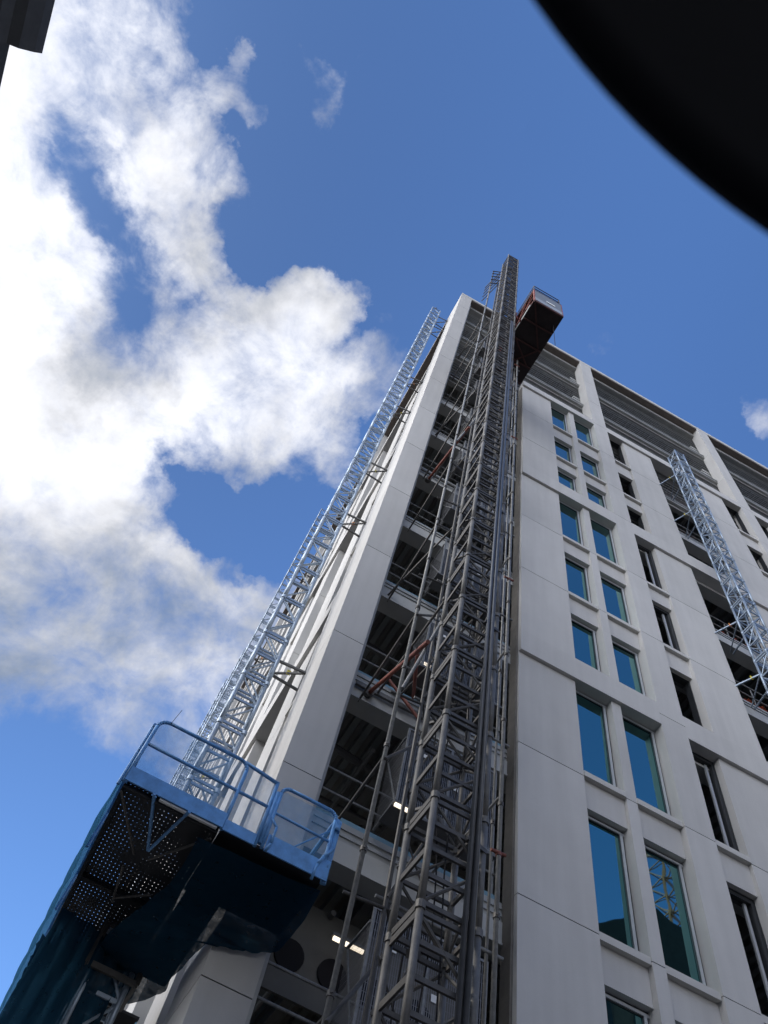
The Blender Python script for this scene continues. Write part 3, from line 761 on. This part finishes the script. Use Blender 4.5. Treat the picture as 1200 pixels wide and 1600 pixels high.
ob = thing('opposite_building', 'dark brick building across the street, seen mirrored in the lower windows', 'building', (18, -30, GROUND))
MB().box(23, 60, -40, -26, GROUND, 31).build('wall', M['brick'], ob)
b = MB(); b.v = [(22.8,-25.8,31),(22.8,-40,31),(60,-25.8,31),(60,-40,31),(33,-25.8,37.5),(33,-40,37.5)]; b.f = [(0,1,3,2),(0,4,5,1),(2,3,5,4),(0,2,4),(1,5,3)]
b.build('roof', M['cornice'], ob)
w = MB()
for i in range(11):
    for k in range(8): w.box(24.5+3.1*i, 26+3.1*i, -26.0, -25.95, .5+3.9*k, 2.8+3.9*k)
w.each('window', M['frame_dark'], ob)
cr = thing('tower_crane', 'yellow tower crane standing beyond the brick building, mirrored in glass', 'crane', (50, -43, GROUND))
c4 = [(49,-44),(51.2,-44),(51.2,-41.8),(49,-41.8)]
b = MB()
for x, y_ in c4: b.bar((x, y_, GROUND), (x, y_, 66), .17, .17)
for k in range(33):
    z = GROUND+2*k
    for i in range(4):
        a = c4[i]; q = c4[(i+1) % 4]; b.bar((*a, z), (*q, z+2), .09, .09); b.bar((*a, z), (*q, z), .09, .09)
b.build('tower', M['crane'], cr)
b = MB()
for k in range(20):
    x = 30+2*k
    b.bar((x, -43.1, 64), (x+2, -43.1, 64), .16, .16).bar((x, -43.1, 64), (x+1, -43.1, 65.4), .08, .08).bar((x+1, -43.1, 65.4), (x+2, -43.1, 64), .08, .08)
b.bar((31, -43.1, 65.4), (69, -43.1, 65.4), .12, .12)
b.build('jib', M['crane'], cr)
g = MB(); S = 3000
g.v = [(-S,-S,GROUND-.004),(S,-S,GROUND-.004),(S,S,GROUND-.004),(-S,S,GROUND-.004)]; g.f = [(0,1,2,3)]
tag(g.build('ground', M['paving']), kind='structure')
g = MB(); g.v = [(-400,-18,GROUND),(400,-18,GROUND),(400,-7,GROUND),(-400,-7,GROUND)]; g.f = [(0,1,2,3)]
tag(g.build('road', M['asphalt']), kind='structure')
g = MB().box(-11, 400, -7, -6.8, GROUND-.05, GROUND+.12); tag(g.build('kerb', M['paving']), kind='structure')

# ------------------------------------------------------------------ camera
R = Matrix(((0.87561613, -0.45501108, 0.1620534), (0.47689223, 0.76119895, -0.43948829), (0.07661717, 0.46210504, 0.88350933)))
CP = Vector((0, -10, 0))
cam = bpy.data.cameras.new('camera'); co = bpy.data.objects.new('camera', cam); sc.collection.objects.link(co)
rt, dn, fw = R[0].copy(), R[1].copy(), R[2].copy()
up = -dn; bk = -fw
m = Matrix(((rt.x, up.x, bk.x, CP.x), (rt.y, up.y, bk.y, CP.y), (rt.z, up.z, bk.z, CP.z), (0,0,0,1)))
co.matrix_world = m
cam.sensor_fit = 'VERTICAL'; cam.sensor_height = 36; cam.sensor_width = 27
cam.lens = 36*1212.43/1600
cam.clip_start = .02; cam.clip_end = 6000
cam.dof.use_dof = True; cam.dof.focus_distance = 22; cam.dof.aperture_fstop = 12.5
sc.camera = co

# round black hat brim held close above the lens (the dark curve at the upper right)
f = 1212.43
hz = .15
hcx, hcy, hr = 1344/f*hz, -1553/f*hz, 1337/f*hz
cen = CP + rt*hcx + dn*hcy + fw*hz
hat = thing('hat', 'black round hat brim out of focus across the upper right corner', 'hat', cen)
b = MB(); n = 128
def ring(r, z):
    return [tuple(cen + rt*r*math.cos(2*math.pi*i/n) + dn*r*math.sin(2*math.pi*i/n) + fw*z) for i in range(n)]
def lathe(prof):
    b = MB()
    for r, z in prof: b.v += ring(r, z)
    for q in range(len(prof)-1):
        for i in range(n): j = (i+1) % n; b.f.append((q*n+i, q*n+j, (q+1)*n+j, (q+1)*n+i))
    return b
lathe([(.088, .006), (hr-.01, .0), (hr-.002, -.0005), (hr, .0015), (hr-.002, .0035), (hr-.01, .004), (.092, .012)]).build('brim', M['black'], hat, smooth=True)
lathe([(.088, .006), (.088, .05), (.082, .09), (.06, .12), (.03, .13), (.001, .132)]).build('crown', M['black'], hat, smooth=True)
lathe([(.0915, .012), (.0915, .035)]).build('band', M['frame_dark'], hat)

# ------------------------------------------------------------------ sun and sky
SD = Vector((-.80, .20, .60)).normalized()
el = math.asin(SD.z); az = math.atan2(SD.x, SD.y)
sl = bpy.data.lights.new('sun', 'SUN'); so = bpy.data.objects.new('sun', sl); sc.collection.objects.link(so)
sl.energy = 1.35; sl.angle = rad(4); sl.color = (1, .92, .80)
so.rotation_euler = SD.to_track_quat('Z', 'Y').to_euler()
W = bpy.data.worlds.new('World'); sc.world = W; W.use_nodes = True
t = W.node_tree; N = t.nodes; L = t.links; N.clear()
out = N.new('ShaderNodeOutputWorld'); bg = N.new('ShaderNodeBackground'); L.new(bg.outputs[0], out.inputs[0])
sky = N.new('ShaderNodeTexSky'); sky.sky_type = 'NISHITA'; sky.sun_disc = False; sky.sun_elevation = el; sky.sun_rotation = az
sky.air_density = 1.0; sky.dust_density = .6; sky.ozone_density = 2.0
tc = N.new('ShaderNodeTexCoord')
def math_(op, a, b=None, c=None):
    n = N.new('ShaderNodeMath'); n.operation = op
    for i, q in enumerate((a, b, c)):
        if q is None: continue
        if isinstance(q, (int, float)): n.inputs[i].default_value = q
        else: L.new(q, n.inputs[i])
    return n.outputs[0]
def noise(sock, scale, detail, rough=.55, off=(0,0,0), col=False, dist=0):
    mp = N.new('ShaderNodeMapping'); mp.inputs['Location'].default_value = off; L.new(sock, mp.inputs['Vector'])
    n = N.new('ShaderNodeTexNoise'); n.inputs['Scale'].default_value = scale; n.inputs['Detail'].default_value = detail; n.inputs['Roughness'].default_value = rough
    n.inputs['Distortion'].default_value = dist
    L.new(mp.outputs[0], n.inputs['Vector']); return n.outputs['Color' if col else 'Fac']
def smooth(sock, a, b, lo=0, hi=1):
    n = N.new('ShaderNodeMapRange'); n.interpolation_type = 'SMOOTHSTEP'
    n.inputs['From Min'].default_value = a; n.inputs['From Max'].default_value = b; n.inputs['To Min'].default_value = lo; n.inputs['To Max'].default_value = hi
    L.new(sock, n.inputs['Value']); return n.outputs['Result']
D = tc.outputs['Generated']
# warp the direction so that cloud banks have ragged edges
def warp(src, parts):
    cur = src
    for (sc_, det, amp, off) in parts:
        wn = noise(D, sc_, det, .6, off, True)
        sb = N.new('ShaderNodeVectorMath'); sb.operation = 'SUBTRACT'; L.new(wn, sb.inputs[0]); sb.inputs[1].default_value = (.5, .5, .5)
        ms = N.new('ShaderNodeVectorMath'); ms.operation = 'MULTIPLY_ADD'; L.new(sb.outputs[0], ms.inputs[0]); ms.inputs[1].default_value = (amp, amp, amp); L.new(cur, ms.inputs[2]); cur = ms.outputs[0]
    nm = N.new('ShaderNodeVectorMath'); nm.operation = 'NORMALIZE'; L.new(cur, nm.inputs[0]); return nm.outputs[0]
WD = warp(D, [(3.5, 3, .12, (3,1,2)), (9, 6, .12, (1,4,2)), (24, 6, .05, (6,2,5))])
WS = warp(D, [(6, 6, .16, (2,8,1)), (17, 7, .10, (5,1,1))])
def pix(x, y):            # world direction of a bank of cloud
    return (rt*(x-600) + dn*(y-800) + fw*f).normalized()
def bank(src, d, r, wgt, soft=.55):
    n = N.new('ShaderNodeVectorMath'); n.operation = 'DOT_PRODUCT'; L.new(src, n.inputs[0]); n.inputs[1].default_value = tuple(d)
    return smooth(n.outputs['Value'], math.cos(r*(1+soft)), math.cos(r*(1-soft)*.6), 0, wgt)
def pbank(src, x, y_, r, w_, soft=.55):
    d = pix(x, y_); return bank(src, d, r/f*(fw.dot(d)), w_, soft)
blobs = [(-80,120,200,1),(100,40,130,.85),(190,40,90,.6),(170,170,110,.85),(250,110,70,.6),(250,290,95,.85),(290,210,60,.6),(255,400,100,.85),(300,330,60,.7),(40,430,190,1),(-80,700,340,1.1),(130,640,150,.9),(270,540,110,.8),(390,530,90,.85),(460,485,65,.85),(500,475,40,.7),(300,640,120,.85),
 (400,640,110,.8),(465,590,75,.75),(560,600,60,.42),(450,690,80,.62),(490,740,60,.42),(180,840,160,.85),(60,960,190,.9),(240,950,140,.85),(350,980,110,.8),(430,940,60,.6),(350,1060,70,.65),(170,1110,100,.75),(60,1120,110,.6),(20,1200,70,.3),(300,1110,80,.55),
 (510,165,34,.16),(350,140,45,.42),(395,165,30,.25),(600,500,30,.22),(525,460,28,.3),(925,550,26,.26),(1180,655,34,.30)]
acc = None
for b_ in blobs:
    s = pbank(WD, *b_); acc = s if acc is None else math_('MAXIMUM', acc, s)
for (v, r, w_) in (((-.9,.35,.35), .55, 1), ((-.75,.25,.62), .25, 1), ((.5,.8,.2), .35, .8), ((-.2,.9,.15), .4, .8)):
    s = bank(WD, Vector(v).normalized(), r, w_); acc = math_('MAXIMUM', acc, s)
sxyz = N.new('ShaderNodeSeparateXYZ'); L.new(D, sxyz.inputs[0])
low_fill = math_('MULTIPLY', smooth(sxyz.outputs['Z'], .50, .30, 0, 1.15), smooth(sxyz.outputs['Y'], .15, -.25, 0, 1))  # unseen bright cloud low behind the camera, added to light the front face
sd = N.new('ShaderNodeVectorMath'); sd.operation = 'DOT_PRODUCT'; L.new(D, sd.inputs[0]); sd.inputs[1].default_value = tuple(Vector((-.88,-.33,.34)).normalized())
side_fill = smooth(sd.outputs['Value'], .70, .93, 0, 1)  # unseen bright patch out to the left, added to lighten the left-facing reveals
acc = math_('MAXIMUM', acc, math_('MAXIMUM', low_fill, math_('MULTIPLY', side_fill, 1.2)))
fill_gain = math_('ADD', math_('MULTIPLY', low_fill, 1.0), math_('MULTIPLY', side_fill, 4.6))  # extra brightness of the two added fill banks
holes = [(70,215,40,.15),(105,225,36,.18),(120,275,40,.26),(145,325,38,.3),(180,365,36,.28),(205,410,36,.18),(222,470,55,.24),(240,530,60,.22),(300,790,60,.5),(345,810,55,.5),(390,850,60,.5),(420,905,35,.35),(300,735,40,.25),(440,780,60,.34),(480,830,50,.35),(375,390,45,.5),(350,420,30,.4),(0,1440,240,1.2),(60,1290,80,.35),(200,60,30,.15),(150,150,30,.15)]
for b_ in holes: acc = math_('SUBTRACT', acc, pbank(WS, *b_))
fb = noise(D, 5.0, 12, .64, (0,5,1), False, .3)
fb2 = noise(D, 15, 9, .62, (2,2,2), False, .4)
den = math_('ADD', math_('MULTIPLY', acc, .86), math_('MULTIPLY', math_('SUBTRACT', fb, .5), 1.7))
den = math_('ADD', den, math_('MULTIPLY', math_('SUBTRACT', fb2, .5), 1.15))
den = math_('ADD', den, smooth(acc, .0, .25, -.30, 0))
mask = smooth(den, .05, .98)
# cloud brightness: thick sun-facing parts white, shaded parts grey blue
core = None
for b_ in ((-100,330,300,.45),(0,560,200,.3),(120,60,150,.12),(400,560,110,.22),(280,240,90,.12),(330,560,90,.12),(430,640,80,.15),(240,640,90,.15),(60,760,150,.15),(170,960,110,.06)):
    s = pbank(D, *b_, .9); core = s if core is None else math_('ADD', core, s)
dots = N.new('ShaderNodeVectorMath'); dots.operation = 'DOT_PRODUCT'; L.new(D, dots.inputs[0]); dots.inputs[1].default_value = tuple(SD)
glow = smooth(dots.outputs['Value'], .94, 1.0, 0, 4.0)
bn = noise(D, 4.6, 9, .6, (7,3,9), False, .3); bn2 = noise(D, 13, 8, .6, (4,1,3), False, .3)
br_ = math_('ADD', math_('ADD', math_('MULTIPLY', bn, 1.9), math_('MULTIPLY', bn2, 1.0)), -1.05)
br_ = math_('ADD', br_, core)
br_ = math_('ADD', br_, math_('MULTIPLY', math_('SUBTRACT', den, .6), -.12))
for b_ in ((150,600,90,.40),(225,545,80,.40),(110,600,60,.2),(60,850,90,.18),(230,860,90,.12),(120,1060,120,.22),(330,1020,90,.1),(430,730,90,.2),(130,230,90,.25),(310,470,60,.15)):
    br_ = math_('SUBTRACT', br_, pbank(WS, *b_, .9))
cr1 = N.new('ShaderNodeMix'); cr1.data_type = 'RGBA'
L.new(smooth(br_, -.25, .55), cr1.inputs['Factor']); cr1.inputs['A'].default_value = (.30, .38, .52, 1); cr1.inputs['B'].default_value = (.86, .875, .93, 1)
sc1 = N.new('ShaderNodeVectorMath'); sc1.operation = 'SCALE'; L.new(cr1.outputs['Result'], sc1.inputs[0])
CL = math_('ADD', math_('MULTIPLY', smooth(br_, .25, 1.0), .45), .82)
CL = math_('ADD', math_('ADD', CL, glow), fill_gain)
L.new(CL, sc1.inputs['Scale'])
SKYK = .125
s0 = N.new('ShaderNodeVectorMath'); s0.operation = 'SCALE'; L.new(sky.outputs[0], s0.inputs[0]); L.new(smooth(dots.outputs['Value'], .35, .88, 1.22, .66), s0.inputs['Scale'])
ss = N.new('ShaderNodeVectorMath'); ss.operation = 'MULTIPLY'; L.new(s0.outputs[0], ss.inputs[0]); ss.inputs[1].default_value = (.88, 1.21, 1.64)
cs = N.new('ShaderNodeVectorMath'); cs.operation = 'SCALE'; L.new(sc1.outputs[0], cs.inputs[0]); cs.inputs['Scale'].default_value = 1/SKYK
mx = N.new('ShaderNodeMix'); mx.data_type = 'RGBA'; L.new(mask, mx.inputs['Factor']); L.new(ss.outputs[0], mx.inputs['A']); L.new(cs.outputs[0], mx.inputs['B'])
L.new(mx.outputs['Result'], bg.inputs['Color']); bg.inputs['Strength'].default_value = SKYK
sc.view_settings.view_transform = 'Standard'; sc.view_settings.look = 'None'; sc.view_settings.gamma = 1; sc.view_settings.exposure = 0
sc.view_settings.use_curve_mapping = False
sc.cycles.max_bounces = 8
